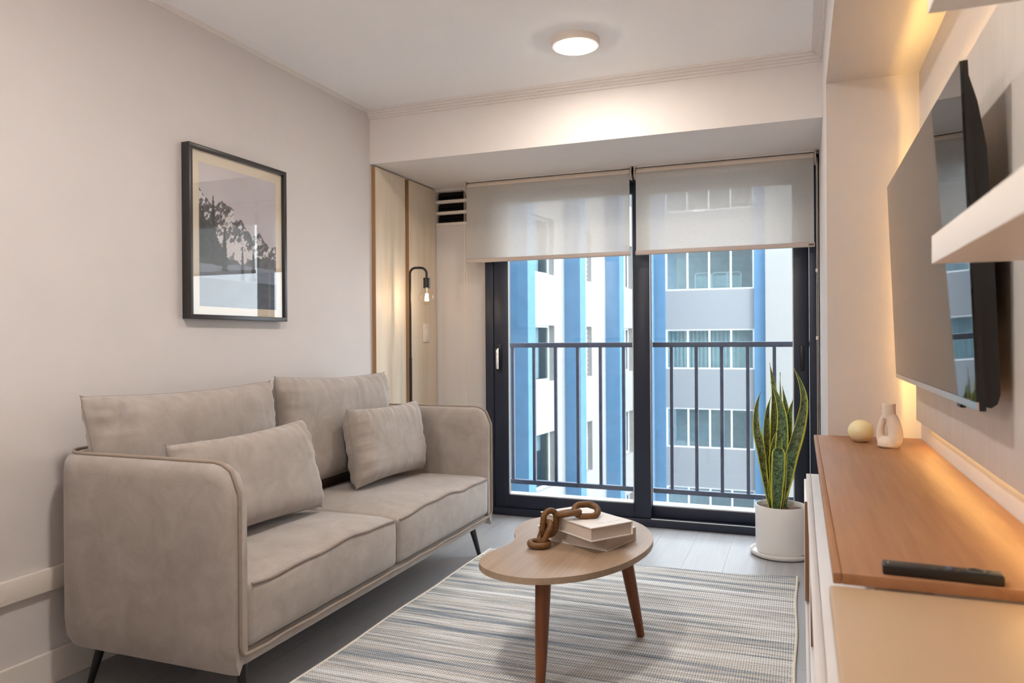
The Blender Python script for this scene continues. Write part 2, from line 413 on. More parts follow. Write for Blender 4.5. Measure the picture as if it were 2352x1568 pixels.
# cornice mouldings
def cornice(name, pts_dir, a, b):
    bm = bmesh.new()
    for (d0, d1, h) in ((0, .045, .012), (0, .033, .024), (0, .021, .036), (0, .010, .048)):
        if pts_dir == 'X': B(bm, a, b, YB-d1, YB, ZC-h, ZC)
        elif pts_dir == 'L': B(bm, XL, XL+d1*.35, a, b, ZC-h*.4, ZC)
        else: B(bm, XP-d1, XP, a, b, ZC-h, ZC)
    return struct(obj(name, bm, 'beam'))
cornice('trim_1', 'X', XL, XP); cornice('trim_2', 'R', YN, YB-.045); cornice('trim_3', 'L', YN, YB-.045)
bm = bmesh.new(); B(bm, XL, XL+.014, YN, 4.46, 0, .108, .003)
struct(obj('baseboard_left', bm, 'white_trim'))
bm = bmesh.new(); B(bm, XL+.014, -1.875, YW-.014, YW, 0, .108, .003)
struct(obj('baseboard_back', bm, 'white_trim'))

# ================================================================== window (sliding door)
win = struct(link('window_1', None)); win.location = (-.9, 4.45, 0)
def wb(name, *a, mat='charcoal', bev=.004, par=None): return box(name, *a, mat, par or win, bev)
wb('frame_jamb', -1.868, -1.812, 4.385, 4.52, 0, 2.08); wb('frame_jamb', .048, .098, 4.385, 4.52, 0, 2.08)
wb('frame_head', -1.812, .048, 4.385, 4.52, 2.02, 2.08); wb('frame_sill', -1.812, .048, 4.375, 4.56, 0, .046)
def sash(x0, x1, y0, gx0, gx1, z0, z1, gz0, gz1, nm):
    t = .042
    fr = wb('sash_stile', x0, gx0, y0, y0+t, z0, z1); wb('sash_stile', gx1, x1, y0, y0+t, z0, z1)
    wb('sash_rail', gx0, gx1, y0, y0+t, z0, gz0); wb('sash_rail', gx0, gx1, y0, y0+t, gz1, z1)
    bm = bmesh.new(); o = win.location; g = .006
    for a in ((gx0, gx0+g, gz0, gz1), (gx1-g, gx1, gz0, gz1), (gx0, gx1, gz0, gz0+g), (gx0, gx1, gz1-g, gz1)):
        B(bm, a[0]-o.x, a[1]-o.x, y0+.006-o.y, y0+.014-o.y, a[2], a[3])
    obj('glazing_bead', bm, 'gasket', win)
    box('pane', gx0+.001, gx1-.001, y0+.018, y0+.024, gz0+.001, gz1-.001, 'glass', win)
sash(-1.810, -.822, 4.390, -1.716, -.921, .048, 2.018, .128, 1.96, 'a')
sash(-.905, .046, 4.440, -.826, -.034, .048, 2.018, .112, 1.96, 'b')
box('track_strip', -.82, .046, 4.378, 4.384, .046, .050, 'gasket', win)
# lever handle on the left sash
hp = wb('handle_plate', -1.782, -1.758, 4.380, 4.392, .90, 1.075, mat='dark_metal')
bm = bmesh.new(); o = win.location
tube(bm, [(-1.770-o.x, 4.380-o.y, 1.045), (-1.770-o.x, 4.350-o.y, 1.045), (-1.770-o.x, 4.343-o.y, 1.038), (-1.770-o.x, 4.343-o.y, .92)], .0085, 10)
obj('handle', bm, 'chrome', win, 50)
wb('recessed_pull', .000, .020, 4.432, 4.442, .92, 1.06, mat='dark_metal')
# outside ledge and railing
led = tag(box('balcony_ledge', -2.4, .8, 4.705, 4.845, -.20, .055, 'render_white'), 'white concrete ledge outside the sliding window under the railing', 'ledge')
ra = thing('balcony_railing', 'slate-grey metal railing with upright bars outside the window', 'railing', (-.9, 4.72, .055))
box('top_rail', -2.4, .7, 4.735, 4.775, 1.048, 1.080, 'rail_metal', ra, .003)
box('bottom_rail', -2.4, .7, 4.74, 4.77, .128, .158, 'rail_metal', ra, .003)
x = -2.28
while x < .6:
    box('baluster', x-.010, x+.010, 4.745, 4.765, .158, 1.048, 'rail_metal', ra); x += .1525
for x in (-2.36, .66): box('post', x-.018, x+.018, 4.737, 4.773, .055, 1.048, 'rail_metal', ra)

# ================================================================== roller blinds
def blind(x0, x1, label, chain):
    t = thing('roller_blind', label, 'blind', ((x0+x1)/2, 4.33, 2.10), 'screen roller blinds over the window')
    o = t.location; yb = 4.322
    bm = bmesh.new(); tube(bm, [(x0+.012-o.x, 0, -.040), (x1-.012-o.x, 0, -.040)], .030, 24); obj('roll', bm, 'blind_roll', t, 50)
    bm = bmesh.new(); B(bm, x0+.012-o.x, x1-.012-o.x, -.0315, -.0305, 1.606-o.z, 2.060-o.z); obj('fabric', bm, 'blind', t)
    bm = bmesh.new(); B(bm, x0+.008-o.x, x1-.008-o.x, -.040, -.022, 1.584-o.z, 1.610-o.z, .005, 3); bar = obj('bottom_bar', bm, 'blind_bar', t, 45)
    bm = bmesh.new(); B(bm, x0-o.x, x1-o.x, -.018, .03, -.008, 0); obj('head_rail', bm, 'gasket', t)
    for xx in (x0, x1-.010):
        bm = bmesh.new(); lathe(bm, [(.036, -.005), (.036, .005)], 24)
        bmesh.ops.rotate(bm, verts=bm.verts, cent=(0, 0, 0), matrix=Matrix.Rotation(PI/2, 3, 'Y')); bmesh.ops.translate(bm, verts=bm.verts, vec=(xx+.005-o.x, 0, -.040))
        B(bm, xx-o.x, xx+.010-o.x, -.030, .030, -.04, -.0); obj('bracket', bm, 'blind_bar', t, 40)
    if chain: 
        zb = chain[1]; bm = bmesh.new(); xx = chain[0]-o.x; z = 2.06; k = 0
        while z > zb:
            for s in (-1, 1):
                bmesh.ops.create_icosphere(bm, subdivisions=1, radius=.0023, matrix=Matrix.Translation((xx+s*.004*min(1, .3+.9*(2.06-z)), -.012+s*.006, z-2.10)))
            z -= .0062
        c = obj('bead_chain', bm, 'blind_roll', t); c['kind'] = 'stuff'
        bm = bmesh.new(); tube(bm, [(xx-.004, -.018, -.04), (xx-.004, -.018, zb-2.10)], .0008, 5); tube(bm, [(xx+.004, -.006, -.04), (xx+.004, -.006, zb-2.10)], .0008, 5)
        obj('chain_cord', bm, 'blind_roll', t)
        for z in chain[2]:
            bm = bmesh.new(); tube(bm, [(xx-.004, -.018, z-2.10-.009), (xx-.004, -.018, z-2.10+.009)], .0052, 8); obj('chain_joint', bm, 'blind_roll', t, 40)
    if chain and chain[0] > 0:
        box('maker_tag', .045, .072, 4.2885, 4.2905, 1.591, 1.602, 'grey_plastic', t)
    return t
blind(-1.965, -.906, 'wide roller blind over the left half of the window, nearer the floor lamp', (-1.972, .55, []))
blind(-.893, .084, 'roller blind over the right half of the window, above the potted plant', (.088, .45, [1.46, 1.10]))

# ================================================================== wood panels, switch, vent
for (y0, y1, lab) in ((3.695, 4.035, 'pale oak wall panel beside the picture wall corner, nearer the room'), (4.085, 4.445, 'pale oak wall panel with the light switch, beside the vent')):
    t = thing('wall_panel', lab, 'panel', (XL, (y0+y1)/2, 0), 'pale oak wall panels')
    box('board', XL+.002, XL+.024, y0+.001, y1, .112, 2.090, 'oak_pale', t); box('edge', XL, XL+.024, y0-.001, y0+.001, .112, 2.090, 'oak_edge', t)
sw = thing('light_switch', 'white light switch plate on the pale oak panel', 'switch', (XL+.024, 4.301, 1.15))
box('plate', XL+.0242, XL+.031, 4.262, 4.340, 1.092, 1.210, 'white_lam', sw, .002); box('rocker', XL+.031, XL+.034, 4.289, 4.313, 1.130, 1.172, 'white_lam', sw, .001)
vt = thing('louvre_vent', 'high louvre window with black blades and white bars beside the blind', 'vent', (-2.133, 4.50, 1.855))
box('backing', -2.246, -2.02, 4.60, 4.62, 1.856, 2.081, 'charcoal', vt)
for k in range(3):
    z = 1.856+k*.0745
    box('white_bar', -2.246, -2.02, YW-.004, 4.49, z, z+.019, 'white_lam', vt, .001)
    for j in range(3):
        bm = bmesh.new(); B(bm, -2.244+2.133, -2.022+2.133, -.022, .022, -.002, .002)
        bmesh.ops.rotate(bm, verts=bm.verts, cent=(0, 0, 0), matrix=Matrix.Rotation(.9, 3, 'X')); bmesh.ops.translate(bm, verts=bm.verts, vec=(0, 0.0, z-1.855+.030+j*.018))
        obj('blade', bm, 'dark_metal', vt)
# cable trunking on the left wall behind the sofa
ct = thing('cable_trunking', 'cream cable trunking strip on the left wall beside the sofa arm', 'trunking', (XL, 1.6, .34))
box('cover', XL+.0005, XL+.022, 1.045, 2.2, .306, .377, 'white_trim', ct, .003)
bm = bmesh.new(); lathe(bm, [(.022, -.002), (.022, .002), (.006, .002)], 20); bmesh.ops.rotate(bm, verts=bm.verts, cent=(0, 0, 0), matrix=Matrix.Rotation(PI/2, 3, 'Y')); bmesh.ops.translate(bm, verts=bm.verts, vec=(.0225, 1.545-1.6, 0))
obj('socket', bm, 'white_trim', ct, 40)

# ================================================================== ceiling lights
def ceil_lamp(x, y, label, face='lamp_face'):
    t = thing('ceiling_light', label, 'ceiling light', (x, y, ZC), 'round ceiling lights')
    bm = bmesh.new(); lathe(bm, [(.106, 0), (.106, -.022), (.103, -.027), (.092, -.030), (.086, -.029)], 48, cap_bottom=True, cap_top=True); obj('rim', bm, 'white_lam', t, 40)
    bm = bmesh.new(); lathe(bm, [(.0855, -.0292), (.0855, -.033), (.080, -.0345)], 48); obj('diffuser', bm, face, t, 40)
ceil_lamp(-.905, 3.145, 'round white ceiling light glowing near the beam above the window')
ceil_lamp(-.905, 1.35, 'added fill light shaped as a round ceiling light, out of view', 'lamp_face_fill')  # added lamp above the view, brightens the near walls and seat

# added out of view: globe for fill light, counter block shading the sofa arm
kc = thing('counter_light_block', 'added unseen counter block by the left wall, keeping light off the sofa arm', 'counter', (-1.95, -.3, 0))
box('worktop', XL+.001, -1.55, -1.6, 1.04, 1.09, 1.12, 'console_top', kc, .003); box('body', XL+.016, -1.60, -1.55, 1.02, 0, 1.09, 'white_lam', kc, .002)
pn = thing('fill_pendant', 'added unseen globe pendant giving fill light, above the counter block', 'pendant', (-1.80, -.30, ZC))
bm = bmesh.new(); lathe(bm, [(.05, 0), (.05, -.02), (.004, -.024)], 24); obj('canopy', bm, 'white_lam', pn, 40)
bm = bmesh.new(); tube(bm, [(0, 0, -.02), (0, 0, -.40)], .003, 8); obj('cord', bm, 'dark_metal', pn, 50)
bm = bmesh.new(); bmesh.ops.create_uvsphere(bm, u_segments=32, v_segments=20, radius=.10, matrix=Matrix.Translation((0, 0, -.50))); obj('globe', bm, 'globe', pn, 80)

# ================================================================== sofa
SX0, SX1, SY0, SY1 = -2.235, -1.495, 1.68, 3.60
sofa = thing('sofa', 'taupe velvet two-seat sofa with piped edges against the left wall', 'sofa', (-1.86, 2.64, 0))
so = Vector(sofa.location)
def upath(off, rc=.13, step=.02):
    """U-shaped plan path at inward offset: near arm front -> back -> far arm front, with arc length positions"""
    x0, y0, y1 = SX0+off, SY0+off, SY1-off; r = max(.02, rc-off); P = []
    n = 22
    for i in range(n+1): P.append((SX1+(x0+r-SX1)*i/n, y0))
    for i in range(1, 9): a = -PI/2-(PI/2)*i/8; P.append((x0+r+r*math.cos(a), y0+r+r*math.sin(a)))
    m = 30
    for i in range(1, m+1): P.append((x0, y0+r+(y1-r-y0-r)*i/m))
    for i in range(1, 9): a = PI-(PI/2)*i/8; P.append((x0+r+r*math.cos(a), y1-r+r*math.sin(a)))
    for i in range(1, n+1): P.append((x0+r+(SX1-x0-r)*i/n, y1))
    return P
def edge_fall(i, tot):
    d = min(i, tot-1-i)/22*((SX1-SX0-.13))  # distance from the arm front
    return d
TH, ZT, ZB = .080, .752, .150
prof = [(0.022, 0.0), (.006, .03), (0, .09), (0, .22), (0, .36), (0, -.055), (.004, -.03), (.013, -.012), (.026, -.002), (.040, 0), (.054, -.002), (.067, -.012), (.075, -.03), (TH, -.06), (TH, .36), (TH, .22), (TH, .06)]
bm = bmesh.new(); rings = []
offs = [upath(o) for o, _ in prof]; npth = len(offs[0])
fr = {0: 1.0, 1: .5, 2: .22}
for i in range(npth):
    d = edge_fall(i, npth); ring = []
    for k, (o, zz) in enumerate(prof):
        x, y = offs[k][i]
        rr = .085; top = ZT-(rr-math.sqrt(max(0, rr*rr-(rr-min(d, rr))**2)))
        if k in (0, 1, 2, 3, 4): z = ZB+zz
        elif k >= 14: z = ZB+zz if k > 14 else ZB+zz
        else: z = top+zz
        z = min(z, top-.0) if k in (3, 4, 14) else z
        f = min(1, d/.035); # round the front in plan
        cx = (offs[0][i][0], (SY0+.04) if y < 2.6 else (SY1-.04))
        if d < .035 and (y < SY0+.1 or y > SY1-.1):
            s = .62+.38*math.sqrt(max(0, 1-(1-f)**2)); y = cx[1]+(y-cx[1])*s; 
        ring.append(bm.verts.new((x-so.x, y-so.y, z)))
    rings.append(ring)
K = len(prof)
for i in range(npth-1):
    for k in range(K): bm.faces.new((rings[i][k], rings[i][(k+1) % K], rings[i+1][(k+1) % K], rings[i+1][k]))
bm.faces.new(rings[0]); bm.faces.new(rings[-1][::-1])
obj('frame', bm, 'sofa', sofa, 60)
# base with curved underside and front rail
bm = bmesh.new(); poly = []
sec = [(SX0+.06, .16), (SX0+.06, .21), (-1.53, .212), (-1.508, .206), (-1.500, .192), (-1.505, .172), (-1.525, .155), (-1.56, .147), (-2.10, .147), (SX0+.08, .152)]
ys = [SY0+.028, SY0+.05]+[SY0+.1+(SY1-SY0-.2)*i/20 for i in range(21)]+[SY1-.05, SY1-.028]
rr = []
for q, y in enumerate(ys):
    ins = .03 if q in (0, len(ys)-1) else .006 if q in (1, len(ys)-2) else 0
    rr.append([bm.verts.new((x-so.x-(ins if x > -1.6 else -ins*.5), y-so.y, z)) for x, z in sec])
for a, b2 in zip(rr, rr[1:]):
    for k in range(len(sec)): bm.faces.new((a[k], a[(k+1) % len(sec)], b2[(k+1) % len(sec)], b2[k]))
bm.faces.new(rr[0]); bm.faces.new(rr[-1][::-1]); obj('base', bm, 'sofa', sofa, 50)
# piping loop: along the top edge, down the arm fronts, along the front rail
pts = []
po = upath(.030)
for i in range(npth):
    d = edge_fall(i, npth); rad = .085; top = ZT-(rad-math.sqrt(max(0, rad*rad-(rad-min(d, rad))**2)))
    x, y = po[i]; pts.append(Vector((x-so.x+(.004 if d < .03 else 0), y-so.y, top+.002)))
front = []
zs = [.64, .56, .46, .36, .28, .235]
L = [Vector((SX1+.005-so.x, SY1-.030-so.y, z)) for z in zs]
arc = [Vector((SX1+.005-so.x, SY1-.034-so.y, .215)), Vector((SX1+.004-so.x, SY1-.045-so.y, .203))]
mid = [Vector((SX1+.002-so.x+.003*math.sin(j*1.7), SY1-.07-(SY1-SY0-.14)*j/24-so.y, .199+.0015*math.sin(j*2.1))) for j in range(25)]
arc2 = [Vector((SX1+.004-so.x, SY0+.045-so.y, .203)), Vector((SX1+.005-so.x, SY0+.034-so.y, .215))]
R_ = [Vector((SX1+.005-so.x, SY0+.030-so.y, z)) for z in reversed(zs)]
bm = bmesh.new(); tube(bm, pts+L+arc+mid+arc2+R_, .0058, 8, closed=True); obj('piping', bm, 'pipe', sofa, 80)
# seat cushions
def seat(y0, y1):
    xc, yc = -1.80, (y0+y1)/2
    def wp(p):
        u = (p.x+1.80)/.32; v = (p.y-yc)/((y1-y0)/2); t = min(1, max(0, (p.z-.22)/.18))
        p = p.copy(); p.z += t*.030*max(0, 1-u**4)*max(0, 1-v**4)+t*.004*noise.noise(Vector((p.y*7, p.x*6, 1)))
        if u > .5: p.x += .012*math.sin(PI*t)*max(0, 1-v**6)+.004*noise.noise(Vector((p.y*9, p.z*8, 4)))
        if t > .9 and u > .9: p.z += .006*math.sin(p.y*9)+.003*math.sin(p.y*23)
        return p-so
    bm = bmesh.new(); rbox(bm, -2.14, -1.488, y0, y1, .214, .402, .022, 14, 4, wp); o = obj('seat_cushion', bm, 'sofa', sofa, 60)
    ln = []
    for j in range(31):
        y = y0+.012+(y1-y0-.024)*j/30; q = wp(Vector((-1.4895, y, .397))); ln.append(q+Vector((.002, 0, .001)))
    bm = bmesh.new(); tube(bm, ln, .0038, 6); obj('cushion_piping', bm, 'pipe', o, 80)
seat(1.742, 2.598); seat(2.606, 3.522)
# back cushions
def cushion(name, corners, T, nrm, ears, n, seed, wr, parent, org):
    bm = bmesh.new(); sl = []; pillow(bm, *corners, T, nrm, ears, n, seed, wr, sl); local(bm, org); o = obj(name, bm, 'sofa', parent, 80)
    if parent is None: o.location = org
    bm = bmesh.new(); tube(bm, [p-Vector(org) for p in sl[::2]], .0014, 6, closed=True); obj('seam', bm, 'pipe', o, 80)
    return o
cushion('back_cushion', ((-2.090, 1.675, .950), (-2.090, 2.600, .952), (-2.060, 2.598, .435), (-2.060, 1.750, .435)), .085, (1, 0, .08), .085, 72, 1, .015, sofa, so)
cushion('back_cushion', ((-2.090, 2.598, .968), (-2.090, 3.530, .948), (-2.060, 3.515, .435), (-2.060, 2.606, .435)), .085, (1, 0, .08), .085, 72, 2, .015, sofa, so)
for x, y, dx, dy in ((-1.565, 1.80, .03, -.03), (-1.565, 3.48, .03, .03), (-2.12, 1.80, -.03, -.03), (-2.12, 3.48, -.03, .03)):
    bm = bmesh.new(); tube(bm, [(x-so.x, y-so.y, .155), (x+dx-so.x, y+dy-so.y, .0)], [.017, .010], 14); obj('leg', bm, 'dark_metal', sofa, 50)
# throw pillows
o = cushion('throw_pillow', ((-1.880, 1.805, .785), (-1.870, 2.510, .800), (-1.785, 2.535, .428), (-1.800, 1.840, .436)), .088, (.95, .0, .3), .10, 64, 3, .013, None, Vector((-1.78, 2.17, .44)))
tag(o, 'taupe lumbar pillow leaning behind the near arm of the sofa', 'pillow', 'throw pillows on the sofa')
o = cushion('throw_pillow', ((-1.930, 2.900, .800), (-1.885, 3.480, .800), (-1.805, 3.430, .430), (-1.845, 2.850, .428)), .092, (.94, -.10, .3), .10, 64, 4, .013, None, Vector((-1.83, 3.14, .44)))
tag(o, 'taupe lumbar pillow on the far seat, by the window end of the sofa', 'pillow', 'throw pillows on the sofa')

# ================================================================== picture
pic = thing('framed_picture', 'black framed mountain photograph hung on the left wall above the sofa', 'picture', (XL, 2.5885, 1.19))
py0, py1, pz0, pz1, pxf = 2.290, 2.887, 1.193, 1.888, XL+.040
for a in ((py0, py1, pz0, pz0+.018), (py0, py1, pz1-.018, pz1), (py0, py0+.018, pz0+.018, pz1-.018), (py1-.018, py1, pz0+.018, pz1-.018)):
    box('frame_bar', XL, pxf, a[0], a[1], a[2], a[3], 'black_frame', pic, .001)
box('mount', XL+.004, XL+.024, py0+.016, py1-.016, pz0+.016, pz1-.016, 'art_mat', pic)
# printed landscape: colours per vertex of a flat sheet
ay0, ay1, az0, az1 = py0+.066, py1-.060, pz0+.052, pz1-.062
nu, nv = 190, 240; me = bpy.data.meshes.new('print'); vs = []; cs = []
def fbm(x, y, s=0, o=5):
    return sum(noise.noise(Vector((x*2**k, y*2**k, s+k*3.1)))*.5**k for k in range(o))
trees = [(.165, .70, .215, .085), (.045, .66, .30, .07), (.53, .80, .545, .032), (.675, .80, .56, .045), (.30, .74, .42, .05)]
def shade(u, v):
    """u from the left, v from the top of the print"""
    peaks = .255-.02*math.cos((u-.30)*22) if u < .42 else (.335+.03*abs(math.sin((u-.52)*13))+.28*(u-.42))
    ridge = peaks+.030*fbm(u*7, 1, 2, 5)+.022*abs(fbm(u*22, 3, 4, 3))
    if u < .12: ridge = min(ridge, .18+.9*u)
    c = Vector((198-6*v, 190, 194))*(1-.02*fbm(u*3, v*5, 9, 3))
    if v > ridge:
        r = fbm(u*9+v*6, v*12-u*10, 11, 6); s = fbm(u*26, v*34+u*18, 17, 4)
        k = .7*r+.7*s+.35*fbm(u*60, v*70, 41, 2)-.30*math.exp(-(v-ridge)/.03)
        c = Vector((216, 210, 210)) if k > .16 else (Vector((146, 140, 142)) if k > .02 else Vector((96, 92, 96))+Vector((1, 1, 1))*24*s)
        if u > .33 and v > .50+.20*(u-.33)+.05*fbm(u*6, v*2, 6, 3): c = Vector((214, 208, 208)) if r > -.22 else Vector((126, 122, 124))
        if v > .615+.03*fbm(u*10, 5, 7, 3)-.04*max(0, u-.6)+.06*math.exp(-((u-.5)/.13)**2): c = Vector((84, 84, 88))+Vector((1, 1, 1))*22*fbm(u*16, v*18, 31, 3)
        if u < .36 and v > .30+.95*u+.05*fbm(u*9, v*9, 21, 4): c = Vector((66, 66, 68))+Vector((1, 1, 1))*34*max(0, fbm(u*20, v*20, 23, 4))
        if v > .685+.012*fbm(u*5, 3, 8, 2)+.02*(u < .3):
            c = Vector((124, 132, 146))+Vector((1, 1, 1))*10*fbm(u*4, v*40, 33, 3)
            if v > .80: c = Vector((88, 92, 100))+Vector((1, 1, 1))*12*fbm(u*4, v*30, 35, 3)
    for tu, tb, tt, tw in trees:
        h = (v-tt)/(tb-tt)
        if 0 < h < 1:
            tooth = .45+.55*((h*17+.3*math.sin(tu*90)) % 1.0)
            if abs(u-tu) < tw*(h**.9)*tooth*(1+.5*fbm(u*30, v*40, 3, 2))+.004: c = Vector((60, 62, 62))+Vector((1, 1, 1))*14*fbm(u*40, v*40, 4, 2)
    return c
for j in range(nv+1):
    for i in range(nu+1):
        u, v = i/nu, j/nv; vs.append((.0245, ay0+(ay1-ay0)*u-2.5885, az1-(az1-az0)*v-1.19)); cs.append(lin(*[min(255, max(0, q)) for q in shade(u, v)]))
fs = [(j*(nu+1)+i, (j+1)*(nu+1)+i, (j+1)*(nu+1)+i+1, j*(nu+1)+i+1) for j in range(nv) for i in range(nu)]
me.from_pydata(vs, [], fs); ca = me.color_attributes.new('ink', 'FLOAT_COLOR', 'POINT'); ca.data.foreach_set('color', [q for c in cs for q in c])
pm, nt, b = nodes('landscape_print'); b.inputs['Roughness'].default_value = .6; at = N(nt, 'ShaderNodeAttribute'); at.attribute_name = 'ink'
nt.links.new(at.outputs['Color'], b.inputs['Base Color']); me.materials.append(pm); link('print', me, pic)
box('glazing', XL+.030, XL+.032, py0+.017, py1-.017, pz0+.017, pz1-.017, 'pic_glass', pic)

# ================================================================== floor lamp
lp = thing('floor_lamp', 'slim black floor lamp with hooked arm and bare globe bulb behind the sofa', 'floor lamp', (-2.15, 3.92, 0))
lo = Vector(lp.location)
def L3(x, y, z): return (x-lo.x, y-lo.y, z)
bm = bmesh.new(); lathe(bm, [(.12, 0), (.12, .012), (.11, .016), (.01, .017)], 36); obj('lamp_base', bm, 'dark_metal', lp, 40)
px_, py_ = -2.150, 3.920; bx, by = -2.058, 3.955
dx, dy = bx-px_, by-py_
bm = bmesh.new(); arcp = [L3(px_, py_, .016), L3(px_, py_, .9), L3(px_, py_, 1.495)]
for k in range(1, 7):
    a = k/6*PI/2; r = .035; arcp.append(L3(px_+dx*(r-r*math.cos(a))/.0985, py_+dy*(r-r*math.cos(a))/.0985, 1.495+r*math.sin(a)))
for k in range(0, 7):
    a = k/6*PI/2; r = .035; q = .0985-r+r*math.sin(a); arcp.append(L3(px_+dx*q/.0985, py_+dy*q/.0985, 1.495+r*math.cos(a)))
arcp.append(L3(bx, by, 1.46)); tube(bm, arcp, .0072, 12); obj('pole', bm, 'dark_metal', lp, 60)
bm = bmesh.new(); tube(bm, [L3(px_, py_, .016), L3(px_, py_, 1.0)], .0092, 12); obj('pole_sleeve', bm, 'dark_metal', lp, 60)
bm = bmesh.new(); lathe(bm, [(.008, 0), (.0205, -.002), (.0205, -.062), (.017, -.064)], 24, L3(bx, by, 1.472)); obj('socket', bm, 'dark_metal', lp, 40)
bulb_z = 1.356; R0 = .0475
profb = [(.0135, 1.412-bulb_z), (.0135, 1.402-bulb_z)]+[(R0*math.sin(a), R0*math.cos(a)) for a in [math.radians(22+158*k/18) for k in range(18)]]+[(.0005, -R0)]
bm = bmesh.new(); lathe(bm, profb, 32, L3(bx, by, bulb_z), False, False); bl = obj('bulb', bm, 'bulb_glass', lp, 80)
bm = bmesh.new()
for k in range(4):
    a = k*PI/2+.4; tube(bm, [(bx+.009*math.cos(a)-lo.x, by+.009*math.sin(a)-lo.y, bulb_z-.022), (bx+.006*math.cos(a)-lo.x, by+.006*math.sin(a)-lo.y, bulb_z+.020)], .0022, 6)
obj('filament', bm, 'filament', bl)
bm = bmesh.new(); tube(bm, [L3(bx, by, 1.41), L3(bx, by, bulb_z+.022)], .003, 8); obj('stem', bm, 'chrome', bl, 50)

# ================================================================== rug
RX0, RX1, RY0, RY1 = -1.525, -.022, 1.05, 3.62
rug = thing('rug', 'woven grey and cream striped area rug under the coffee table', 'rug', ((RX0+RX1)/2, (RY0+RY1)/2, 0)); ro = Vector(rug.location)
def rz(x, y):
    z = .0025*max(0, noise.noise(Vector((x*3, y*3, 0))))
    cx, cy = max(0, (x+.27)/.25), max(0, (y-3.50)/.12)
    return z+.016*min(1, cx)*min(1, cy)**2
bm = bmesh.new(); nx, ny = 60, 90; top = {}; bot = {}
for i in range(nx+1):
    for j in range(ny+1):
        x, y = RX0+(RX1-RX0)*i/nx, RY0+(RY1-RY0)*j/ny; yy = y+(.012*math.sin(x*3+.4) if j == ny else 0); xx = x+(.003*math.sin(y*9) if i in (0, nx) else 0)
        top[i, j] = bm.verts.new((xx-ro.x, yy-ro.y, .0085+rz(x, y)))
        if i in (0, nx) or j in (0, ny): bot[i, j] = bm.verts.new((xx-ro.x, yy-ro.y, .0006+rz(x, y)*.8))
for i in range(nx):
    for j in range(ny): bm.faces.new((top[i, j], top[i+1, j], top[i+1, j+1], top[i, j+1]))
for i in range(nx):
    for j in (0, ny): bm.faces.new((bot[i, j], bot[i+1, j], top[i+1, j], top[i, j]))
for j in range(ny):
    for i in (0, nx): bm.faces.new((bot[i, j], bot[i, j+1], top[i, j+1], top[i, j]))
obj('weave', bm, 'rug', rug, 50)
for xs in (RX0, RX1):
    bm = bmesh.new(); tube(bm, [(xs-ro.x+.003*math.sin((RY0+(RY1-RY0)*j/ny)*9), RY0+(RY1-RY0)*j/ny-ro.y, .0066+rz(xs, RY0+(RY1-RY0)*j/ny)) for j in range(ny+1)], .0052, 8); obj('edge_binding', bm, 'rug_edge', rug, 60)

# ================================================================== coffee table
ctb = thing('coffee_table', 'kidney-shaped oak coffee table on three tapered legs, on the rug', 'coffee table', (-.76, 2.5, .012)); co = Vector(ctb.location)
out = [(-.968, 2.208), (-.980, 2.290), (-.962, 2.377), (-.950, 2.447), (-.962, 2.520), (-.995, 2.600), (-1.015, 2.700), (-1.000, 2.795), (-.950, 2.880), (-.87, 2.940), (-.76, 2.965), (-.66, 2.940), (-.565, 2.850), (-.505, 2.720), (-.485, 2.595), (-.497, 2.455), (-.540, 2.310), (-.62, 2.185), (-.73, 2.110), (-.828, 2.102), (-.915, 2.140)]
sm = [(p.x-co.x, p.y-co.y) for p in smooth_closed(out, 5)]
bm = bmesh.new(); prism(bm, sm, .370-co.z, .390-co.z)
bmesh.ops.bevel(bm, geom=[e for e in bm.edges if abs(e.verts[0].co.z-e.verts[1].co.z) < 1e-6 and len(e.link_faces) == 2], offset=.0025, segments=2, profile=.5, affect='EDGES')
obj('table_top', bm, 'table_top', ctb, 40)
for (x0, y0, x1, y1) in ((-.752, 2.215, -.760, 2.200), (-.600, 2.655, -.553, 2.735), (-.925, 2.700, -.955, 2.790)):
    bm = bmesh.new(); tube(bm, [(x0-co.x, y0-co.y, .370-co.z), (x0+(x1-x0)*.5-co.x, y0+(y1-y0)*.5-co.y, .19-co.z), (x1-co.x, y1-co.y, 0)], [.0255, .0215, .0145], 24); obj('leg', bm, 'table_leg', ctb, 50)

# books
def book(c4, z0, th, label):
    """c4: corners of the cover, left, front, right, back; fore-edge faces the front sides"""
    c = sum((Vector((*p, 0)) for p in c4), Vector())/4
    t = thing('book', label, 'book', (c.x, c.y, z0), 'books on the coffee table')
    P = [(Vector((*p, 0))-c) for p in c4]
    cv = .003
    for zz in (0, th-cv): 
        bm = bmesh.new(); prism(bm, [(p.x, p.y) for p in P], zz, zz+cv); obj('cover', bm, 'book', t)
    bm = bmesh.new(); prism(bm, [(p.x*.965, p.y*.965) for p in P], cv, th-cv); obj('page_block', bm, 'pages', t)
    bm = bmesh.new(); q = [P[2], P[3], P[3]*.965, P[2]*.965]; prism(bm, [(p.x, p.y) for p in q], cv, th-cv); obj('spine', bm, 'book', t)
    return t
lb = book([(-.886, 2.538), (-.605, 2.452), (-.548, 2.640), (-.829, 2.726)], .390, .0445, 'lower cream hardback book lying on the coffee table')
ub = book([(-.879, 2.561), (-.643, 2.387), (-.536, 2.530), (-.772, 2.704)], .435, .0455, 'upper cream hardback book with the wooden chain draped over it')
